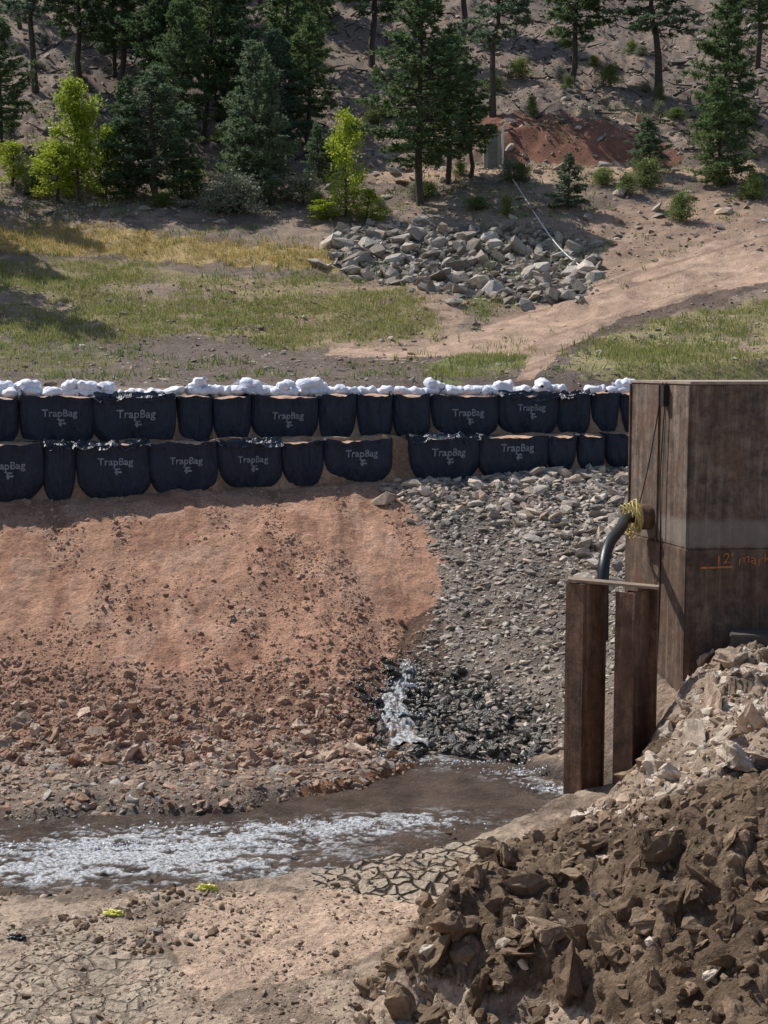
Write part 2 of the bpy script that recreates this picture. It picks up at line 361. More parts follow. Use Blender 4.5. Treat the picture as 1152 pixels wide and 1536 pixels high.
M_rlight=rockmat('pale_rock',[(.50,.41,.32),(.68,.58,.48),(.38,.28,.20),(.60,.45,.34)],sc=4)
M_rwet=rockmat('wet_rock',[(.025,.022,.02),(.07,.06,.045),(.04,.035,.03)],.22,.6)
M_rclod=rockmat('brown_clods',[(.13,.09,.058),(.22,.155,.10),(.32,.225,.15),(.16,.105,.07)],.95,.2,5)
streak=lambda x,y,z:isfront(x,y,z)&(fbm(x*1.4+y*.4,y*.5,4,66)+rng.normal(0,.06,len(x))>.05)
p=scat(seam,(-14,3,29,41),26000,streak); rocks('red_slope_stones',p,psz(len(p),.018,.10,2.4),[M_rred,M_rtan],HB,.6,.3,pick(len(p),.15))
p=scat([(-400,980),(400,1000),(520,930),(650,870),(640,960),(600,1110),(-400,1125)],(-14,3,28.5,35),13000,lambda x,y,z:isfront(x,y,z)&(rng.uniform(size=len(x))<sm(34,30,y)+.06)); rocks('slope_rubble',p,psz(len(p),.025,.14,1.8),[M_rred,M_rtan],HB,.6,.25,pick(len(p),.2))
p=scat([(-400,1055),(580,1065),(590,1150),(400,1160),(-400,1165)],(-14,3,27.3,31),1600,isfront,40); rocks('slope_toe_boulders',p,psz(len(p),.06,.33,1.6),[M_rred,M_rtan],HC,.6,.2,pick(len(p),.5))
ch=[(595,715),(700,705),(940,690),(960,1010),(900,1060),(845,1170),(570,1120),(600,1010),(640,950),(665,850)]
p=scat(ch,(-1,9,28,45),30000,isfront); rocks('gravel_chute_stones',p,psz(len(p),.022,.17,1.4),[M_rgrey,M_rlight],HA,.28,.25,pick(len(p),.15))
p=scat([(590,715),(700,705),(940,690),(940,900),(860,860),(760,770),(660,800)],(-1,9,34,45),2300,isfront,60); rocks('riprap_stones',p,psz(len(p),.08,.36,1.5),[M_rgrey,M_rlight],HA,.4,.15,pick(len(p),.35))
p=scat([(560,1010),(660,1010),(780,1070),(850,1120),(850,1185),(740,1150),(620,1130),(560,1130)],(-1,5,28,33),2600,isfront,50); rocks('wet_rocks',p,psz(len(p),.05,.22,1.6),[M_rwet],HA,.5,.1)
p=scat([(-400,1110),(560,1100),(660,1190),(500,1240),(-400,1270)],(-14,3,24.,29.5),14000,lambda x,y,z:isfront(x,y,z)&(river(x,y)<.3)); rocks('far_bank_gravel',p,psz(len(p),.02,.19,1.6),[M_rgrey,M_rtan,M_rred],HA,.4,.25,rng.integers(0,3,len(p)))
p=scat([(-400,1320),(300,1330),(450,1320),(700,1270),(640,1400),(500,1600),(-400,1700)],(-10,3,15,23),17000,lambda x,y,z:isfront(x,y,z)&(river(x,y)<.2)&(fbm(x*1.1,y*1.1,3,99)>-.06)); rocks('near_bank_gravel',p,psz(len(p),.014,.085,1.9),[M_rtan,M_rclod],HA,.4,.3,rng.integers(0,2,len(p)))
p=scat([(120,1350),(330,1335),(360,1370),(290,1420),(200,1430),(60,1400)],(-10,3,18,23),4200,lambda x,y,z:isfront(x,y,z)&(river(x,y)<.2)&(fbm(x*1.6,y*1.6,3,97)>-.06),30); rocks('bank_mud_clods',p,psz(len(p),.03,.13,1.9),[M_rclod,M_rgrey],HB,.5,.2,pick(len(p),.25))
p=scat([(-400,1250),(640,1235),(700,1280),(330,1360),(-400,1380)],(-12,3,20.3,25.5),5500,lambda x,y,z:isfront(x,y,z)&(river(x,y)>-.25)&(rng.uniform(size=len(x))<sm(1.6,.0,y-np.interp(x,RX,RLO)))&(fbm(x*.9,y*.9,3,98)>-.08),8)
p[:,2]=np.maximum(p[:,2],-8.235); rocks('stream_bed_pebbles',p,psz(len(p),.03,.14,2),[M_rwet,M_rclod],HA,.4,.3,pick(len(p),.35))
mp=[(500,1600),(520,1490),(640,1345),(700,1275),(850,1240),(930,1195),(1000,1110),(1050,970),(1400,900),(1500,1800),(500,1800)]
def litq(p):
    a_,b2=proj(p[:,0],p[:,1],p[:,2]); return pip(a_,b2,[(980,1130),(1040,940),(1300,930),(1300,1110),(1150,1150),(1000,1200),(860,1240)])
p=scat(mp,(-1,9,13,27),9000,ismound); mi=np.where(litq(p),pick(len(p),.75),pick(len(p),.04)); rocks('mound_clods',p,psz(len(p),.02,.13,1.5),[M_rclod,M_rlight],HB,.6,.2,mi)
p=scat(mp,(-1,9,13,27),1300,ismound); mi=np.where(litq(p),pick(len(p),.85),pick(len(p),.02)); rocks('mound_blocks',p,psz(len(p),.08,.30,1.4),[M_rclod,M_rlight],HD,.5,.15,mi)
bl=[(715,1310,46,0),(680,1400,52,0),(745,1365,40,0),(560,1490,42,0),(600,1515,46,0),(725,1500,52,0),(655,1445,42,0),(850,1470,46,0),(945,1375,38,0),(870,1315,36,0),(790,1340,34,0),(1090,1400,30,0),(820,1390,34,0),(640,1360,28,0),(1000,1290,36,0),(900,1420,34,0),(780,1440,36,0),
 (1105,1145,50,1),(1040,1115,38,1),(1125,1085,44,1),(1075,1055,36,1),(1025,1070,30,1),(1105,1000,38,1),(1060,990,28,1),(1145,1020,30,1),(980,1155,28,1),(940,1205,24,1),(1010,1165,30,1),(905,1215,20,1),(1090,1190,30,0),(865,1232,18,1),(1130,980,26,1)]
pos=[];sz=[];mi=[]
for a1,b1,s1,k1 in bl:
    h=hit(a1,b1); pos.append(h); sz.append(s1*h[1]/F); mi.append(k1)
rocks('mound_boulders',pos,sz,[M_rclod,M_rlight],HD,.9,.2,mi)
p=scat([(500,335),(600,335),(840,350),(900,400),(870,452),(700,452),(640,430),(500,405)],(-5,14,56,75),4200,lambda x,y,z:y>50,30); rocks('hillside_rock_pile',p,psz(len(p),.12,.75,1.5),[M_rgrey,M_rlight],HA,.45,.1,pick(len(p),.08))
p=scat([(-300,0),(1500,0),(1500,420),(880,430),(500,330),(-300,340)],(-40,40,66,125),16000,isback); rocks('hillside_stones',p,psz(len(p),.06,.55,1.9),[M_rgrey,M_rtan],HA,.4,.15,pick(len(p),.4))
p=scat([(-300,400),(1500,400),(1500,590),(-300,590)],(-20,20,44,66),7000,isback); rocks('meadow_stones',p,psz(len(p),.03,.2,2),[M_rgrey,M_rtan],HA,.4,.15,rng.integers(0,2,len(p)))
# ---------- grass
def blades(name,p,h0,h1,w,nb,m,spread=.14):
    n=len(p)*nb; c_=np.repeat(p,nb,0)+np.c_[rng.normal(0,spread,(n,2)),np.zeros(n)]
    c_[:,2]-=0.03
    a=rng.uniform(0,6.283,n); h=rng.uniform(h0,h1,n); d=np.c_[np.cos(a),np.sin(a),np.zeros(n)]*w
    l=rng.normal(0,.3,(n,2))*h[:,None]; t=c_+np.c_[l,h]
    V=np.stack([c_-d,c_+d,t],1).reshape(-1,3); return mk(name,V,np.arange(3*n).reshape(-1,3),[m])
gs=[]
for k,box,n in (('grassL',(-26,6,52,70),30000),('grassR',(8,26,46,64),14000),('grassM',(1,8,46,60),7000),('grassS',(3,9,56,66),3000),('grassLL',(-20,-8,46,60),3000)):
    gs.append(scat(G[k],box,n,lambda x,y,z:isback(x,y,z)&(fbm(x*.5,y*.5,3,44)+.6*fbm(x*.1,y*.4,2,45)+rng.normal(0,.08,len(x))>-.03)))
blades('meadow_grass',np.concatenate(gs),.08,.26,.02,5,M_grass)
p=scat(G['ygrass'],(-26,2,62,80),9000,isback); blades('dry_grass',p,.12,.38,.022,6,M_ygrass)
p=scat([(-300,150),(1500,150),(1500,580),(-300,580)],(-26,26,46,95),9000,lambda x,y,z:isback(x,y,z)&(fbm(x*.3,y*.3,3,46)>.03)); blades('scattered_weeds',p,.1,.38,.03,5,M_bush)
# ---------- trees
def tube(pts,rad,n=7):
    pts=np.asarray(pts,float); V=[];T=[]
    for i,(q,r_) in enumerate(zip(pts,rad)):
        d=pts[min(i+1,len(pts)-1)]-pts[max(i-1,0)]; d/=np.linalg.norm(d)+1e-9
        a=np.cross(d,(0,0,1) if abs(d[2])<.9 else (1,0,0)); a/=np.linalg.norm(a); b_=np.cross(d,a)
        th=np.arange(n)/n*6.2832; V.append(q+r_*(np.cos(th)[:,None]*a+np.sin(th)[:,None]*b_))
    for i in range(len(pts)-1):
        for j in range(n):
            A=i*n+j;B=i*n+(j+1)%n; T+= [(A,B,B+n),(A,B+n,A+n)]
    return np.concatenate(V),np.array(T)
def tree(name,seed,H_,cb,R,nbr,tpb,leafm,kind='pine',tl=.28,tw=.042,nt_=12):
    r_=np.random.default_rng(seed); V=[];T=[];M=[];off=0
    def add(v,t,m):
        nonlocal off
        V.append(v);T.append(t+off);M.append(np.full(len(t),m));off+=len(v)
    k=8; zs=np.linspace(-.3,H_*.97,k); wob=np.cumsum(r_.normal(0,.006*H_,(k,2)),0)
    tr=np.c_[wob,zs]; r0=.014*H_; add(*tube(tr,r0*(1-.9*np.linspace(0,1,k))+.012),0)
    tips=[];dirs=[]
    clumpn=r_.uniform(.40,1.25,200)
    for i in range(nbr):
        ta=(i+r_.uniform())/nbr; t=cb+(1-cb)*ta**.95
        z=H_*t*.97; az=i*2.399+r_.normal(0,.5)
        if kind=='pine': pr=(1-ta)**.55*(.55+.45*min(1,ta*4))
        elif kind=='cone': pr=(1-ta)**.8*(.75+.25*min(1,ta*5))
        else: pr=math.sqrt(max(0,1-(2*ta-.8)**2/1.7))*(.6+.6*vn(np.array([az*1.2]),np.array([ta*3.]),seed)[0])
        Lb=R*pr*clumpn[i%200]*r_.uniform(.75,1.1)+.15
        el=math.radians(-12+50*ta+r_.normal(0,8)) if kind!='bush' else math.radians(15+50*ta+r_.normal(0,15))
        base=np.array([np.interp(z,zs,tr[:,0]),np.interp(z,zs,tr[:,1]),z])
        d=np.array([math.cos(az)*math.cos(el),math.sin(az)*math.cos(el),math.sin(el)])
        s=np.linspace(0,1,4); bp=base+d*Lb*s[:,None]+np.array([0,0,1])*(Lb*.18*s**2-.10*Lb*s)[:,None]
        add(*tube(bp,.05*(Lb/R+.2)*(1-.85*s)*R/2.2,4),0)
        nt2=max(2,int(tpb*Lb/R*r_.uniform(.7,1.3)))
        f=r_.uniform(.25,1.02,nt2)**.7
        c_=base+d*Lb*f[:,None]+np.c_[np.zeros((nt2,2)),Lb*.18*f**2-.1*Lb*f]
        side=np.cross(d,(0,0,1)); side/=np.linalg.norm(side)+1e-6
        c_=c_+side*(r_.normal(0,.20,nt2)*Lb*(1.1-.6*f))[:,None]+r_.normal(0,.07,(nt2,3))*[1,1,1.2]
        tips.append(c_); dirs.append(np.repeat(d[None],nt2,0))
    c_=np.concatenate(tips); dd=np.concatenate(dirs); n=len(c_)*nt_
    c_=np.repeat(c_,nt_,0); dd=np.repeat(dd,nt_,0)
    v=r_.normal(size=(n,3)); v/=np.linalg.norm(v,axis=1)[:,None]; v+=dd*.5+np.array([0,0,.35]); v/=np.linalg.norm(v,axis=1)[:,None]
    w=np.cross(v,r_.normal(size=(n,3))); w/=np.linalg.norm(w,axis=1)[:,None]
    ln=r_.uniform(.6,1.2,(n,1))*tl
    if kind=='bush': c_=c_+r_.normal(0,.16,(n,3))
    A=c_+v*ln*.1-w*tw; B=c_+v*ln*.1+w*tw; C=c_+v*ln
    add(np.stack([A,B,C],1).reshape(-1,3),np.arange(3*n).reshape(-1,3),1)
    return mk(name,np.concatenate(V),np.concatenate(T),[M_bark,leafm],np.concatenate(M),link=False)
TV={
 'p1':(tree('pine_a',1,12,.20,2.6,105,30,M_needle),12,2.6),
 'p2':(tree('pine_b',2,12,.28,2.1,90,23,M_needle),12,2.1),
 'p3':(tree('pine_c',3,12,.42,2.0,62,21,M_needle2),12,2.0),
 'p4':(tree('pine_f',14,12,.12,2.4,105,26,M_needle2),12,2.4),
 'c1':(tree('pine_d',4,9,.08,2.0,105,22,M_needle2,'cone'),9,2.0),
 'c2':(tree('pine_e',5,9,.05,2.3,110,25,M_needle,'cone'),9,2.3),
 'b1':(tree('leafy_small_tree',8,5,.12,1.2,50,14,M_bright,'bush',.16,.06),5,1.2),
 'b2':(tree('leafy_small_tree_b',18,5,.05,1.3,40,12,M_bright,'bush',.16,.06),5,1.3),
 'sg':(tree('sagebrush',9,1.4,.05,.9,50,10,M_sage,'bush',.14,.035,8),1.4,.9),
 'sb':(tree('green_bush',10,1.4,.05,.9,50,10,M_bush,'bush',.16,.035,8),1.4,.9),
}
def plant(kind,name,x,y,z,h,w=None,parent=None):
    me,H_,R=TV[kind]; ob=bpy.data.objects.new(name,me); scene.collection.objects.link(ob)
    s=h/H_; sw=(w/2/R) if w else s*rng.uniform(.85,1.1)
    ob.scale=(sw,sw,s); ob.location=(x,y,z-.05); ob.rotation_euler=(rng.normal(0,.02),rng.normal(0,.02),rng.uniform(0,6.28))
    if parent: ob.parent=parent
    return ob
tl_=[('p1','pine_tree',630,308,-20,195),('p1','pine_tree',672,275,40,135),('p2','pine_tree',706,266,110,90),
 ('p4','pine_tree',383,302,55,125),('c1','pine_tree',408,308,85,85),('c1','pine_tree',356,298,130,70),
 ('p4','pine_tree',240,302,95,150),('c2','pine_tree',190,297,110,110),('c2','pine_tree',272,298,150,90),
 ('b1','leafy_tree',118,302,130,80),('b2','leafy_tree',85,302,215,90),('b2','leafy_tree',160,302,195,70),('b2','leafy_tree',20,278,215,60),
 ('b2','leafy_tree',517,327,175,70),('b2','leafy_bush',550,332,285,70),('b2','leafy_bush',488,330,300,60),
 ('c1','pine_tree',480,272,180,50),('c1','pine_tree',975,258,172,74),('c2','pine_tree',1080,278,112,110),('c2','pine_tree',1085,215,-40,130),
 ('c1','pine_tree',852,315,228,66),('p3','pine_tree',745,172,-90,130),('p2','pine_tree',855,126,-120,120),('p3','pine_tree',977,150,-90,150),
 ('p2','pine_tree',558,100,-180,130),('p2','pine_tree',692,60,-200,120),('p2','pine_tree',1135,100,-140,110),
 ('p3','pine_tree',57,135,-130,130),('p2','pine_tree',120,120,-120,110),('p2','pine_tree',187,150,-110,120),('p1','pine_tree',235,170,-90,130),('p2','pine_tree',302,215,-60,120),('p1','pine_tree',355,215,-40,130),
 ('p2','pine_tree',440,190,-60,120),('p2','pine_tree',465,232,20,100),('p1','pine_tree',275,230,-10,120),('p1','pine_tree',3,235,20,110),('p4','pine_tree',415,240,40,110),
 ('sb','green_bush',970,283,250,50),('sb','green_bush',1020,333,300,45),('sg','sagebrush',360,322,280,75),('sg','sagebrush',330,322,288,70),('sg','sagebrush',455,305,275,70),('sb','green_bush',290,285,255,40),
 ('sb','green_bush',915,130,105,36),('sb','green_bush',780,275,252,36),('sb','green_bush',940,292,268,36),('sg','sagebrush',400,305,280,40),('sb','green_bush',500,250,225,40),('sb','green_bush',780,118,95,36),('sb','green_bush',1130,300,275,40)]
for k,nm,a1,b1,tp,w in tl_:
    x,y,z=hit(a1,b1,50); h=zof(tp,y)-z; plant(k,nm,x,y,z,h,w*y/F)
forest=empty('pine_forest'); 
def forest_add(n,pxr,pyr,Y0=84):
    for i in range(n):
        x,y,z=hit(rng.uniform(*pxr),rng.uniform(*pyr),Y0); h=rng.uniform(9,14)
        plant(str(rng.choice(['p1','p2','p4','p3','p2'])),'tree',x,y,z,h,rng.uniform(3.8,5.2),forest)
forest_add(28,(-60,480),(-120,50)); forest_add(7,(130,470),(60,180)); forest_add(13,(500,1200),(-160,-40),95); forest_add(10,(-500,-80),(0,330),70); forest_add(8,(1220,1600),(0,300),70)
shr=empty('hillside_shrubs')
for i in range(85):
    a1,b1=rng.uniform(-20,1180),rng.uniform(60,330)
    if 700<a1<1010 and 180<b1<265: continue
    x,y,z=hit(a1,b1,66); plant(str(rng.choice(['sg','sb','sb'])),'shrub',x,y,z,rng.uniform(.4,1.0),rng.uniform(.7,1.6),shr)
for a1,b1 in ((-110,420),(-150,350),(-60,300)):
    x,y,z=hit(a1,b1,50); plant('p1','pine_tree',x,y,z,13,5)
p=scat([(440,-30),(1200,-30),(1200,240),(960,240),(700,170),(440,290),(-50,290),(-50,0)],(-30,40,76,125),1100,isback)
V=[];T=[];off=0
for q in p:
    a=rng.uniform(0,3.14); l=rng.uniform(.4,3.2)*rng.uniform(.5,1); dx=np.array([math.cos(a),math.sin(a),0])*l
    e=q+dx; e[2]=Hfull(e[0:1],e[1:2])[0]+rng.uniform(0,.5); m_=(q+e)/2+rng.normal(0,.1,3); s_=q+[0,0,.08]
    v,t=tube([s_,m_,e],[.08,.055,.015],5); V.append(v);T.append(t+off);off+=len(v)
mk('fallen_branches',np.concatenate(V),np.concatenate(T),[M_dead])
# ---------- barrier bags
M_bag,nt,b,N,K=mat('black_geotextile'); o=obc(nt)
c=ramp(nt,noise(nt,2.5,8,.7,o),[(.35,(.011,.016,.032)),(.62,(.018,.025,.048)),(.8,(.06,.05,.048))])
K(c,b.inputs['Base Color']); b.inputs['Roughness'].default_value=.48; b.inputs['Specular IOR Level'].default_value=.45
mg=N('ShaderNodeMapping'); mg.inputs['Scale'].default_value=(3,3,.8); K(o,mg.inputs[0])
bump(nt,noise(nt,3.5,5,.65,mg.outputs[0]),1.0,.10,b)
M_film=simple('torn_plastic_film',(.05,.055,.07),.28,.5,6,.6,.04)
M_logo=simple('grey_print',(.22,.23,.27),.8,.45,12)
M_soil=simple('fill_soil',(.44,.28,.19),.95,.4,6,.8,.05)
def txtmesh(s,bold=0):
    cu=bpy.data.curves.new('t','FONT'); cu.body=s; cu.size=1; cu.align_x='CENTER'; cu.resolution_u=2; cu.offset=bold
    ob=bpy.data.objects.new('t',cu); scene.collection.objects.link(ob); bpy.context.view_layer.update()
    dg=bpy.context.evaluated_depsgraph_get(); me=ob.evaluated_get(dg).to_mesh()
    me.calc_loop_triangles()
    v=np.array([q.co[:] for q in me.vertices]); t=np.array([tt.vertices[:] for tt in me.loop_triangles]); ob.evaluated_get(dg).to_mesh_clear(); bpy.data.objects.remove(ob)
    return v,t
TX=txtmesh('TrapBag',.018)
tw_=TX[0][:,0].max()-TX[0][:,0].min()
ang=math.atan2(1,3)
def row(name,cells,doff,zb_f,zt_f,ph):
    par=empty(name)
    for ci,(a0,a1,logo) in enumerate(cells):
        xs=[]
        for a in (a0,a1):
            u_=(a-576)/F; c0=38+10.4/3+doff
            xs.append(u_*c0/(1-u_/3))
        x0,x1=xs; w=(x1-x0)/math.cos(ang)*1.05; xc=(x0+x1)/2; yc=Yb(xc)+doff+.36+rng.normal(0,.03)
        zb=zb_f(xc)+rng.uniform(-.06,.07); zt=zt_f(xc)+rng.uniform(-.05,.03); dep=.86; n_=rng.uniform(3.6,5) if logo else rng.uniform(2.4,3.2)
        NT,NZ=120,28; tz=np.linspace(0,1,NZ)
        # outline resampled by arc length so folds are evenly resolved
        tf=np.linspace(0,2*math.pi,4001); cf,sf=np.cos(tf),np.sin(tf)
        ox=w/2*np.sign(cf)*np.abs(cf)**(2/n_); oy=dep/2*np.sign(sf)*np.abs(sf)**(2/n_)
        al=np.r_[0,np.cumsum(np.hypot(np.diff(ox),np.diff(oy)))]; sa_=np.linspace(0,al[-1],NT,endpoint=False)
        X_=np.interp(sa_,al,ox); Yl=np.interp(sa_,al,oy)
        sd=ci*13+ph; kb=rng.uniform(.14,.34); k0_=rng.uniform(.3,.45); lop=rng.normal(0,.04); lean=rng.normal(0,.04)
        def shape(X_,Yl,t):
            k=1-kb*(np.maximum(0,k0_-t)/k0_)**1.8-.05*(1-t)
            Xo=X_*k*(1+.03*np.sin(math.pi*t))+lean*(t-.5)+.05*fbm(t*2.5+sd+0*X_,X_*.5,2,206)
            wr=.16*fbm(X_*1.8+sd,t*.9+sd,3,200)+.10*fbm(X_*5+sd+t*1.2,t*1.3,2,201)-.06*np.exp(-((X_/w-.02)*14)**2)
            Yo=Yl*(1+.08*np.sin(math.pi*t))*k**.6+np.where(Yl<0,wr,0)
            return Xo,Yo
        V=[]
        for j,t in enumerate(tz):
            Xo,Yo=shape(X_,Yl,t)
            zz=zb-.12+(zt-zb+.12)*t+np.zeros(NT)+lop*X_*t
            if t>.85: zz+=(.20*fbm(X_*2.5+sd,Yl*2,3,210)+.07*np.abs(2*X_/w)**2.5-.02)*(t-.85)*6.6; Yo=Yo-np.where(Yl<0,(t-.85)*.3,0)
            V.append(np.c_[Xo,Yo,zz])
        inner=V[-1].copy(); inner[:,:2]*=.95; inner[:,2]=zt-.05+.12*fbm(inner[:,0]*3+sd,inner[:,1]*3,2,211); V.append(inner); V.append(np.array([[0,0,zt+.04]]))
        V=np.concatenate(V); T=[];Mi=[]
        for j in range(NZ):
            for i in range(NT):
                A=j*NT+i;B=j*NT+(i+1)%NT; T+=[(A,B,B+NT),(A,B+NT,A+NT)];Mi+=[0,0]
        for i in range(NT):
            A=(NZ)*NT+i;B=NZ*NT+(i+1)%NT; T.append((A,B,(NZ+1)*NT)); Mi.append(1)
        ob=mk('bag_cell_%d'%ci,V,T,[M_bag,M_soil],Mi,smooth=True,parent=par)
        ob.location=(xc,yc,0); ob.rotation_euler[2]=ang
        if rng.uniform()<.35:
            nx,ny=40,8; V=[];
            for j in range(ny):
                for i in range(nx):
                    s=i/(nx-1)-.5; t=j/(ny-1); x_=s*w*.96
                    V.append((x_,-dep/2-.12+.12*math.sin(t*3)+.06*vn(s*30+sd,t*3,5)+.25*t,zt+.02+.10*math.sin(t*2.2)*(.4+vn(s*9+sd,2.,8))+.10*(vn(s*22+sd,t*4,9)-.5)-.12*(1-t)*(.3+1.4*vn(s*7+sd,0.,12))))
            ii=(np.arange(ny-1)[:,None]*nx+np.arange(nx-1)[None,:]).ravel()
            fo=mk('film_flap_%d'%ci,V,np.c_[ii,ii+1,ii+nx+1,ii+nx],[M_film],parent=par); fo.location=ob.location; fo.rotation_euler[2]=ang
        if logo:
            tv,tt=TX; sc=w*.46/tw_
            def on(vx,vz):
                t=(vz-(zb-.12)-lop*vx)/(zt-zb+.12); fr=np.clip(1-np.abs(2*vx/w)**n_,0,1)**(1/n_)
                Xo,Yo=shape(vx,-dep/2*fr,t); return np.c_[Xo,Yo-.032,vz]
            zc_=zt-(zt-zb)*rng.uniform(.40,.50)
            v1=on(tv[:,0]*sc+.02,tv[:,1]*sc+zc_)
            tri=list(map(tuple,tt))
            em=np.array([[-.10,-.08],[.12,-.08],[.12,-.13],[.0,-.13],[-.02,-.08],[-.02,-.27],[.04,-.27],[.04,-.08],[-.05,-.17],[.16,-.17],[.16,-.22],[-.05,-.22]])
            ex=em[:,0]; ez=em[:,1]+zc_; v2=on(ex+.02,ez); v2[:,1]-=.004
            v=np.concatenate([v1,v2]); k0=len(v1)
            tri+=[(k0,k0+2,k0+1),(k0,k0+3,k0+2),(k0+4,k0+5,k0+6),(k0+4,k0+6,k0+7),(k0+8,k0+11,k0+10),(k0+8,k0+10,k0+9)]
            lo=mk('printed_logo_%d'%ci,v,tri,[M_logo],parent=par); lo.location=ob.location; lo.rotation_euler[2]=ang
up=[(-330,-215,1),(-213,-150,0),(-148,-40,1),(-38,22,0),(27,135,1),(137,257,1),(262,315,0),(317,373,0),(375,472,1),(474,530,0),(533,585,0),(587,642,0),(645,742,1),(744,832,1),(834,882,0),(884,925,0),(927,975,0),(978,1060,1),(1062,1140,1)]
lo_=[(-340,-230,1),(-228,-170,0),(-168,-60,1),(-58,57,1),(58,108,0),(110,218,1),(219,320,1),(322,417,1),(418,482,0),(483,583,1),(613,715,1),(716,817,1),(818,862,0),(863,905,0),(906,950,0),(952,1050,1),(1052,1150,1)]
row('flood_barrier',up,1.2,lambda x:-2.22,lambda x:-.93,3)
row('flood_barrier',lo_,0,lambda x:np.interp(x,[-10,8],[-3.62,-3.12]),lambda x:-2.20,77)
# sandbags
M_sand,nt,b,N,K=mat('white_woven_sack'); o=obc(nt)
K(ramp(nt,noise(nt,3,6,.6,o),[(.3,(.62,.63,.72)),(.65,(.84,.84,.90))]),b.inputs['Base Color']); b.inputs['Roughness'].default_value=.7
bump(nt,noise(nt,9,5,.6,o),.7,.06,b)
V=[];T=[];off=0; NU,NW=22,14
def sandbag(x,y,z,a,L_,ti):
    global off
    th=np.linspace(0,2*math.pi,NW,endpoint=False); s=np.linspace(-1,1,NU); vv=[]
    sd=rng.uniform(0,99); fat=rng.uniform(.9,1.12)
    for q in s:
        r_=((1-abs(q)**3.2)**.5*.20+.012)*fat
        if q>.72: r_=.035+.30*max(0,(q-.80))
        xx=q*L_/2*(1.12 if q>.72 else 1); yy=r_*1.25*np.cos(th); zz=r_*.76*np.sin(th)
        nz=(vn(q*3+sd+0*th,np.cos(th)*1.3+3+np.sin(th),7)-.5)
        vv.append(np.c_[np.full(NW,xx),yy*(1+nz*.5),zz*(1+nz*.5)+.05*nz])
    vv=np.concatenate(vv); R_=np.array(Matrix.Rotation(a,3,'Z')@Matrix.Rotation(ti,3,'Y')); vv=vv@R_.T+[x,y,z]
    t=[]
    for i in range(NU-1):
        for j in range(NW):
            A=i*NW+j;B=i*NW+(j+1)%NW; t+=[(A,B,B+NW),(A,B+NW,A+NW)]
    V.append(vv);T.append(np.array(t)+off);off+=len(vv)
def rowx(a,doff):
    u_=(a-576)/F; return u_*(38+10.4/3+doff)/(1-u_/3)
a=-250.
while a<1040:
    a+=rng.uniform(17,32)
    if 790<a<806 or 842<a<876: continue
    x=rowx(a,2.3); y=Yb(x)+2.15+rng.normal(0,.15); z=Hfull(np.array([x]),np.array([y]))[0]+.16
    fl=0 if rng.uniform()<.5 else math.pi
    sandbag(x,y,z,ang+rng.normal(0,.45)+fl,rng.uniform(.6,.85),rng.normal(0,.14))
    if rng.uniform()<.42: sandbag(x+rng.normal(0,.12),y+.05,z+.20,ang+rng.normal(0,.6)+fl,rng.uniform(.55,.8),rng.normal(0,.35))
mk('sandbag_row',np.concatenate(V),np.concatenate(T),[M_sand],smooth=True)
# ---------- water
wx=np.arange(-26,4.6,.035); wy=np.arange(20.0,30.4,.035); WX,WY=np.meshgrid(wx,wy,indexing='ij')
wz=-8.2+.05*fbm(WX*1.6,WY*3.2,4,300)+.06*fbm(WX*5,WY*8,3,301)
wpx,wpy=proj(WX,WY,wz)
def soft(cx,cy,rx,ry): return np.exp(-(((wpx-cx)/rx)**2+((wpy-cy)/ry)**2))
fm=1.1*soft(190,1275,190,26)+.9*soft(400,1250,130,18)+.9*soft(570,1238,110,16)+.8*soft(60,1310,100,18)+.6*soft(300,1300,300,38)+.4*soft(650,1140,60,18)+.8*soft(780,1165,50,10)+.8*soft(830,1185,30,12)+.35*soft(-300,1280,300,30)+.6*soft(600,1100,30,20)+.4*soft(650,1225,90,12)
fn=fbm(WX*2.2,WY*5,5,310)+.9*fbm(WX*10,WY*14,3,311)
foam=sm(.08,.36,fn*1.3+fm*.40-.10)*np.clip(fm*1.5,0,1)
wz=wz+foam*.06*fbm(WX*12,WY*12,2,312)+.02*foam
M_water,nt,b,N,K=mat('stream_water'); o=obc(nt); af=N('ShaderNodeAttribute'); af.attribute_name='foam'
ff_=math_(nt,'MULTIPLY',af.outputs['Fac'],ramp(nt,noise(nt,16,4,.7,o),[(.38,.12),(.54,1)]))
K(mix(nt,ramp(nt,noise(nt,1.3,5,.65,o),[(.35,(.20,.145,.11)),(.65,(.09,.066,.052))]),(.90,.92,.95),ff_),b.inputs['Base Color'])
K(ramp(nt,af.outputs['Fac'],[(0,.07),(1,.5)]),b.inputs['Roughness']); b.inputs['IOR'].default_value=1.33
mp_=N('ShaderNodeMapping'); mp_.inputs['Scale'].default_value=(1,2.2,1); K(o,mp_.inputs[0])
bump(nt,noise(nt,8,5,.7,mp_.outputs[0]),1.0,.16,b)
n0,n1_=WX.shape; ii=(np.arange(n0-1)[:,None]*n1_+np.arange(n1_-1)[None,:]).ravel()
mk('stream_water',np.c_[WX.ravel(),WY.ravel(),wz.ravel()],np.c_[ii,ii+n1_,ii+n1_+1,ii+1],[M_water],smooth=True,attrs={'foam':('FLOAT',foam.ravel())})
path=[hit(a1,b1,28) for a1,b1 in ((612,1000),(606,1025),(598,1050),(590,1075),(600,1100),(618,1122))]
path=np.array(path); S=np.linspace(0,5,110); cen=np.c_[[np.interp(S,range(6),path[:,k]) for k in range(3)]].T
V=[];ff=[]
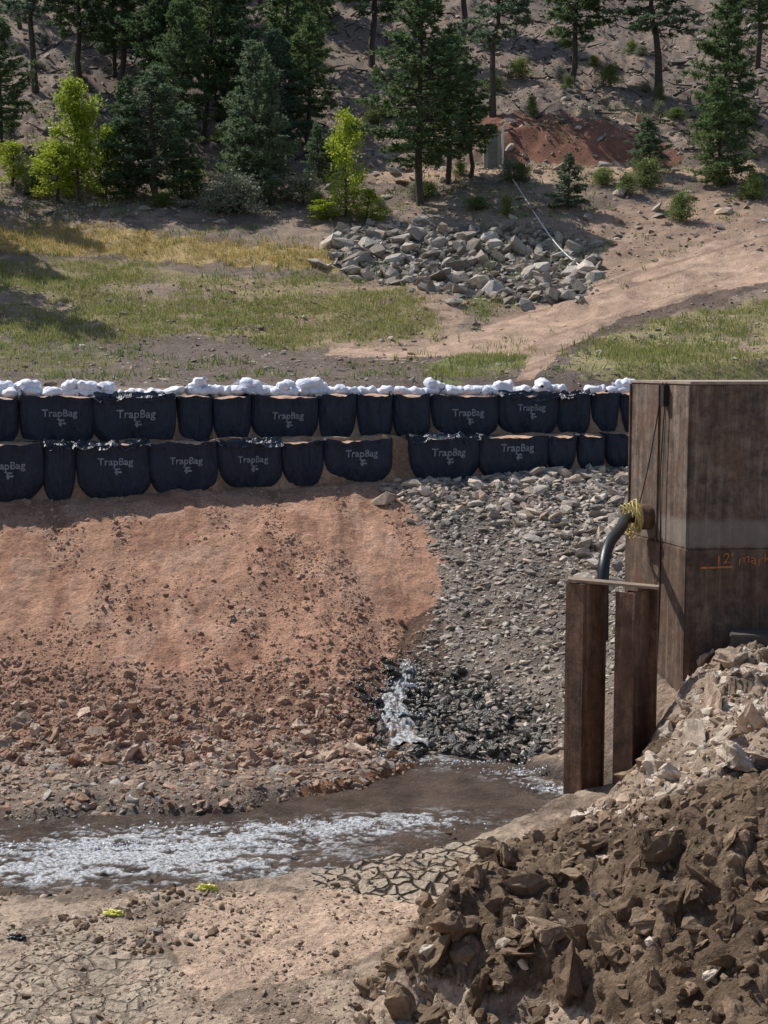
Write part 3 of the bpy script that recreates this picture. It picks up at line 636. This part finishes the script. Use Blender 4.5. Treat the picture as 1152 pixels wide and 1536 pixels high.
for i,q in enumerate(cen):
    w=.20+.06*S[i]
    for j in range(21):
        t=(j/10-1); x_=q[0]+t*w+.22*fbm(np.array([S[i]*2.5]),np.array([3.]),2,4)[0]; y_=q[1]; z_=Hfull(np.array([x_]),np.array([y_]))[0]
        V.append((x_,y_,z_+.13*(1-t*t)+.12*(vn(S[i]*9,j*.9,5)-.45)-.05*abs(t)**4)); ff.append(1.0 if vn(S[i]*6,j*1.1,9)>.42 else .15)
ii=(np.arange(109)[:,None]*21+np.arange(20)[None,:]).ravel()
mk('small_waterfall',V,np.c_[ii,ii+1,ii+22,ii+21],[M_water],smooth=True,attrs={'foam':('FLOAT',np.array(ff))})
dp=[]
for a1,b1,s,n in ((604,1030,12,200),(600,1080,20,240),(780,1163,40,80),(835,1187,25,70),(680,1150,60,100),(380,1248,130,160),(150,1275,110,220),(560,1240,90,100)):
    for i in range(n):
        x,y,z=PT(a1+rng.normal(0,s),b1+rng.normal(0,s*.25 if b1>1100 else s),Yof(b1,-8.2) if b1>1100 else float(np.interp(b1,[1030,1085],[31.9,30.6])))
        z=max(Hfull(np.array([x]),np.array([y]))[0],-8.2)+.04+abs(rng.normal(0,.06)); dp.append((x,y,z))
M_foam=simple('white_spray',(.8,.82,.86),.4,.1,5)
rocks('water_spray',dp,rng.uniform(.008,.026,len(dp)),[M_foam],HB,.5,0)
# ---------- tower
def prism(name,quad,z0,z1,m,parent,bev=.02):
    v=[(q[0],q[1],z0) for q in quad]+[(q[0],q[1],z1) for q in quad]
    me=bpy.data.meshes.new(name); n=len(quad)
    f=[tuple(range(n))[::-1],tuple(range(n,2*n))]+[(i,(i+1)%n,(i+1)%n+n,i+n) for i in range(n)]
    me.from_pydata(v,[],f); bm=bmesh.new(); bm.from_mesh(me); bmesh.ops.recalc_face_normals(bm,faces=bm.faces)
    if bev: bmesh.ops.bevel(bm,geom=bm.edges,offset=bev,segments=2,affect='EDGES')
    bm.to_mesh(me); bm.free(); me.materials.append(m); ob=bpy.data.objects.new(name,me); scene.collection.objects.link(ob); ob.parent=parent; return ob
def stain(name,base,dark,lightc,rough,zband=None,streak=.35):
    m,nt,b,N,K=mat(name); o=obc(nt)
    mpn=N('ShaderNodeMapping'); mpn.inputs['Scale'].default_value=(3,3,.3); K(o,mpn.inputs[0])
    c=ramp(nt,noise(nt,1.6,5,.7,mpn.outputs[0]),[(.3,dark),(.52,base),(.75,lightc)])
    c=mix(nt,c,ramp(nt,noise(nt,3.5,5,.75,o),[(.35,.45),(.68,1.5)]),1,'MULTIPLY')
    c=mix(nt,c,(.13,.052,.022),math_(nt,'MULTIPLY',ramp(nt,noise(nt,1.3,5,.75,o),[(.48,0),(.66,1)]),.65))
    sx=N('ShaderNodeSeparateXYZ'); K(o,sx.inputs[0])
    sc=ramp(nt,noise(nt,30,3,.5,o),[(.66,0),(.72,1)])
    c=mix(nt,c,lightc,math_(nt,'MULTIPLY',sc,.4))
    m2=N('ShaderNodeMapping'); m2.inputs['Scale'].default_value=(9,9,.25); K(o,m2.inputs[0])
    c=mix(nt,c,tuple(min(1,q*1.8) for q in lightc),math_(nt,'MULTIPLY',ramp(nt,noise(nt,1.5,4,.6,m2.outputs[0]),[(.60,0),(.72,1)]),streak))
    if zband:
        z0,z1,cb_=zband
        d=math_(nt,'SUBTRACT',1.0,math_(nt,'MULTIPLY',math_(nt,'ABSOLUTE',math_(nt,'SUBTRACT',sx.outputs[2],(z0+z1)/2),0),2/(z1-z0)))
        k=ramp(nt,math_(nt,'ADD',d,math_(nt,'MULTIPLY',math_(nt,'SUBTRACT',noise(nt,4,5,.7,o),.5),.9)),[(0,0),(.35,1)])
        c=mix(nt,c,cb_,math_(nt,'MULTIPLY',k,.55))
    K(c,b.inputs['Base Color']); b.inputs['Roughness'].default_value=rough
    bump(nt,noise(nt,12,5,.65,o),.5,.02,b); return m
tz1=zof(577,27.5); zl=zof(824,27.5); zbb=zof(778,27.5)
M_tow=stain('weathered_tower',(.155,.108,.08),(.062,.04,.029),(.28,.22,.175),.75,(zl,zbb,(.26,.22,.185)))
M_tow2=stain('weathered_tower_lower',(.12,.075,.05),(.05,.032,.023),(.21,.15,.105),.75)
M_rust=stain('rusty_steel',(.14,.072,.043),(.06,.034,.024),(.27,.165,.105),.65)
tower=empty('intake_tower')
P0=np.array([xof(1037,577,27.5),27.5]); P1=np.array([xof(946,573,30.2),30.2]); P2=P0+np.array([4.2,.35]); P3=P1+(P2-P0)
base=[tuple(P0),tuple(P2),tuple(P3),tuple(P1)]
cen2=(P0+P3)/2
prism('upper_walls',base,zl,tz1,M_tow,tower)
big=[tuple(np.array(q)+(np.array(q)-cen2)*0.022) for q in base]
prism('lower_walls',big,-9,zl-.003,M_tow2,tower)
cap=[tuple(np.array(q)+(np.array(q)-cen2)*0.008) for q in base]
prism('top_rim',cap,tz1+.002,tz1+.06,simple('rim_concrete',(.34,.26,.21),.8),tower,.01)
ld=(P1-P0)/np.linalg.norm(P1-P0); ln=np.array([-ld[1],ld[0]]); 
if ln[0]>0: ln=-ln
rd=(P2-P0)/np.linalg.norm(P2-P0); rn=np.array([rd[1],-rd[0]])
def onL(s,off): return P0+ld*s+ln*off
for s0,w in ((.02,.05),(1.35,.05),(2.72,.05)):
    q=[tuple(onL(s0,.0)),tuple(onL(s0+w,.0)),tuple(onL(s0+w,.035)),tuple(onL(s0,.035))]
    prism('wall_rib',q,-6.6 if s0>1 else zl+.01,tz1-.02,M_rust if s0>1 else M_tow,tower,.004)
for zz in (tz1-.95,tz1-1.9):
    q=[tuple(P0+rd*.1),tuple(P0+rd*4.1),tuple(P0+rd*4.1+rn*.012),tuple(P0+rd*.1+rn*.012)]
    prism('panel_seam',q,zz,zz+.03,M_tow,tower,.003)
def cyl(name,p0,p1,r,m,parent,n=24,r2=None):
    v,t=tube([p0,p1],[r,r2 if r2 else r],n); v=np.concatenate([v,[p0,p1]]); k=len(v)
    t=list(map(tuple,t))+[((i+1)%n,i,k-2) for i in range(n)]+[(n+i,n+(i+1)%n,k-1) for i in range(n)]
    ob=mk(name,v,t,[m],parent=parent); return ob
def curve(name,pts,r,m,parent):
    cu=bpy.data.curves.new(name,'CURVE'); cu.dimensions='3D'; sp=cu.splines.new('NURBS'); sp.points.add(len(pts)-1)
    for q,pp in zip(sp.points,pts): q.co=(*pp,1)
    sp.use_endpoint_u=True; sp.order_u=4; cu.bevel_depth=r; cu.bevel_resolution=5; cu.resolution_u=12; cu.materials.append(m)
    ob=bpy.data.objects.new(name,cu); scene.collection.objects.link(ob); ob.parent=parent; return ob
so=1.75; oc=onL(so,0); oz=zof(775,oc[1])
M_dark=simple('dark_recess',(.02,.016,.014),.9); M_hose=simple('black_rubber_hose',(.012,.012,.014),.4,.2,8,.2)
M_rope=simple('yellow_rope',(.55,.44,.17),.8,.35,20)
a3=lambda q,z:(q[0],q[1],z)
cyl('outlet_stub',a3(onL(so,-.05),oz),a3(onL(so,.28),oz),.27,M_rust,tower)
cyl('outlet_flange',a3(onL(so,.28),oz),a3(onL(so,.34),oz),.33,simple('brass_flange',(.40,.30,.12),.5,.4,8),tower)
for k in range(5):
    th=np.linspace(0,6.283,26); pts=[]
    for t in th:
        q=onL(so+.03*k+.32*math.cos(t)*(1-.08*k),.36+.04*k+.05*math.sin(3*t+k)); pts.append((q[0],q[1],oz+.40*math.sin(t)*(1-.08*k)-.05+.03*math.sin(5*t+k*2)))
    curve('rope_coil_%d'%k,pts,.015,M_rope,tower)
curve('rope_line',[a3(onL(1.15,.05),tz1+.03),a3(onL(1.2,.1),tz1-.5),a3(onL(1.45,.15),oz+1.1),a3(onL(1.6,.3),oz+.3)],.012,M_dark,tower)
curve('power_cable',[a3(onL(1.0,.05),tz1+.03),a3(onL(1.0,.08),tz1-.8),a3(onL(1.2,.1),oz+.6),a3(onL(1.0,.06),oz-.6),a3(onL(1.15,.05),-6)],.012,M_dark,tower)
prism('cable_clamp',[tuple(onL(.95,.0)),tuple(onL(1.1,.0)),tuple(onL(1.1,.12)),tuple(onL(.95,.12))],tz1-.45,tz1-.02,M_dark,tower,.01)
tv,tt=txtmesh("12' mark",-.004); sc=.28
M_or=simple('orange_spray_paint',(.46,.16,.045),.8,.5,12)
e_=.06
v=np.array([[*(P0+rd*(.60+(q[0]-tv[:,0].min())*sc*1.15)+rn*e_),zof(846,27.5)+q[1]*sc+.03*math.sin(q[0]*5)] for q in tv])
mk('spray_paint_mark',v,tt,[M_or],parent=tower)
v=np.array([[*(P0+rd*.25+rn*e_),zof(853,27.5)],[*(P0+rd*.25+rn*e_),zof(850,27.5)],[*(P0+rd*.9+rn*e_),zof(849,27.5)],[*(P0+rd*.9+rn*e_),zof(852,27.5)]])
mk('spray_paint_line',v,[(0,1,2,3)],[M_or],parent=tower)
# ---------- pile posts
gate=empty('steel_pile_frame')
def beam(name,px0,px1,ptop,Yc,rot,zbot,flip):
    z1=zof(ptop,Yc); x0=xof(px0,ptop,Yc); x1=xof(px1,ptop,Yc); w=x1-x0; cx=(x0+x1)/2
    ca,sa=math.cos(rot),math.sin(rot); W_=w/(ca+.62*sa); D_=W_*.62; f=.05
    loc=lambda a,b_:(cx+a*ca-b_*sa,Yc+a*sa+b_*ca)
    def rect(nm,a0,a1,b0,b1,z1_=z1):
        prism(nm,[loc(a0,b0),loc(a1,b0),loc(a1,b1),loc(a0,b1)],zbot,z1_,M_rust,gate,.006)
    h=W_/2;d=D_/2
    rect(name+'_left_flange',-h,-h+f,-d,d)
    rect(name+'_right_flange',h-f,h,-d,d)
    rect(name+'_web',-h+f+.002,h-f-.002,-d+(.03 if not flip else .16),-d+(.08 if not flip else .21),z1-.004)
    rect(name+'_stiffener',-.03,.03,-d+(.09 if not flip else .22),d*.9,z1-.02)
    for zz in (z1-1.0,z1-2.4):
        prism(name+'_rib',[loc(-h+f+.003,-d+.22),loc(h-f-.003,-d+.22),loc(h-f-.003,d*.8),loc(-h+f+.003,d*.8)],zz,zz+.04,M_rust,gate,.004)
beam('left_post',848,912,872,26.3,.75,-8.7,False)
beam('right_post',922,990,886,26.0,.75,-8.6,True)
q=[(xof(849,868,26.3),26.05),(xof(985,884,26.0),25.85),(xof(992,884,26.0),26.2),(xof(855,868,26.3),26.55)]
v=[(q[0][0],q[0][1],zof(872,26.1)),(q[1][0],q[1][1],zof(884,25.9)),(q[2][0],q[2][1],zof(884,26.0)+.0),(q[3][0],q[3][1],zof(870,26.4))]
v2=[(a,b_,c_+.05) for a,b_,c_ in v]
mk('cross_plate',v+v2,[(3,2,1,0),(4,5,6,7),(0,1,5,4),(1,2,6,5),(2,3,7,6),(3,0,4,7)],[simple('plate_steel',(.26,.19,.14),.6,.3,6)],parent=gate)
hp=[a3(onL(so,.2),oz),a3(onL(so,.6),oz-.0),PT(938,788,28.6),PT(915,808,27.6),PT(905,840,27.0),PT(904,875,26.75),PT(904,960,26.7)]
hose=curve('discharge_hose',hp,.115,M_hose,None)
sl=empty('steel_plate'); h=PT(1120,955,26.6)
prism('plate',[(h[0]-.35,h[1]-.1),(h[0]+1.2,h[1]-.2),(h[0]+1.2,h[1]+.5),(h[0]-.2,h[1]+.5)],h[2]-.25,h[2]+.05,simple('dark_slab',(.06,.05,.045),.7),sl)
# ---------- shed & lamp & pipe
shed=empty('utility_shed'); x,y,z=hit(738,252,70); M_sh=simple('shed_metal',(.25,.27,.22),.6,.1,3)
w=25*y/F; h_=50*y/F
prism('walls',[(x-w/2,y-.2),(x+w/2,y-.2),(x+w/2,y+1.2),(x-w/2,y+1.2)],z-.4,z+h_,M_sh,shed)
prism('roof',[(x-w/2-.08,y-.3),(x+w/2+.08,y-.3),(x+w/2+.08,y+1.3),(x-w/2-.08,y+1.3)],z+h_+.002,z+h_+.10,simple('shed_roof',(.3,.3,.27),.6),shed)
prism('door',[(x-w*.25,y-.225),(x+w*.3,y-.225),(x+w*.3,y-.203),(x-w*.25,y-.203)],z-.1,z+h_*.85,simple('shed_door',(.14,.15,.13),.6),shed,.004)
lamp=empty('lamp_post'); M_gal=simple('galvanised_steel',(.65,.65,.62),.4,.1,5)
x2=xof(754,250,y-.8); cyl('pole',(x2,y-.8,z-.3),(x2,y-.8,zof(192,y)),.07,M_gal,lamp,10)
zt2=zof(192,y); cyl('arm',(x2,y-.8,zt2-.05),(x2+.25,y-.9,zt2+.25),.05,M_gal,lamp,8)
prism('lamp_head',[(x2+.1,y-1.15),(x2+.55,y-1.15),(x2+.55,y-.7),(x2+.1,y-.7)],zt2+.22,zt2+.34,M_gal,lamp,.02)
pts=[]
for a1,b1 in ((757,258),(775,285),(800,325),(825,365),(850,395),(885,418)):
    q=hit(a1,b1,50); pts.append((q[0],q[1],q[2]+.25))
curve('water_pipe',pts,.03,M_gal,None)
# ---------- litter
def crumple(name,px_,py_,r,m):
    x,y,z=hit(px_,py_,15,30); bm=bmesh.new(); bmesh.ops.create_icosphere(bm,subdivisions=4,radius=1)
    V=np.array([v.co[:] for v in bm.verts]); T=np.array([[v.index for v in f.verts] for f in bm.faces]); bm.free()
    k=np.array([1+.55*MN.noise(Vector(q)*1.8+Vector((px_,0,0)))+.4*MN.noise(Vector(q)*5) for q in V]); V=V*k[:,None]*[r,r*.5,r*.4]+[x,y,max(z,-8.15)+r*.12]
    return mk(name,V,T,[m])
M_yel=simple('yellow_plastic',(.62,.60,.10),.5,.15,5)
crumple('yellow_plastic_bag',311,1335,.14,M_yel); crumple('yellow_plastic_bag',172,1372,.13,M_yel)
crumple('black_plastic_bag',26,1408,.12,M_hose)
# ---------- light, world, camera
el,az=math.radians(51),math.radians(-50)
S=Vector((math.sin(az)*math.cos(el),math.cos(az)*math.cos(el),math.sin(el)))
su=bpy.data.lights.new('sun','SUN'); su.energy=5.0; su.angle=math.radians(.5); su.color=(1,.96,.89)
so_=bpy.data.objects.new('sun',su); so_.rotation_euler=S.to_track_quat('Z','Y').to_euler(); so_.location=(0,0,60); scene.collection.objects.link(so_)
w=bpy.data.worlds.new('World'); scene.world=w; w.use_nodes=True; nt=w.node_tree
sk=nt.nodes.new('ShaderNodeTexSky'); sk.sky_type='NISHITA'; sk.sun_disc=False; sk.sun_elevation=el; sk.sun_rotation=az
nt.links.new(sk.outputs[0],nt.nodes['Background'].inputs[0]); nt.nodes['Background'].inputs[1].default_value=.12
cam=bpy.data.cameras.new('camera'); cam.sensor_fit='VERTICAL'; cam.sensor_height=24; cam.sensor_width=24; cam.lens=24*F/1536; cam.clip_end=1000
co=bpy.data.objects.new('camera',cam); co.rotation_euler=(math.radians(90)-P,0,0); scene.collection.objects.link(co); scene.camera=co
scene.view_settings.view_transform='Standard'; scene.view_settings.look='None'; scene.view_settings.exposure=0
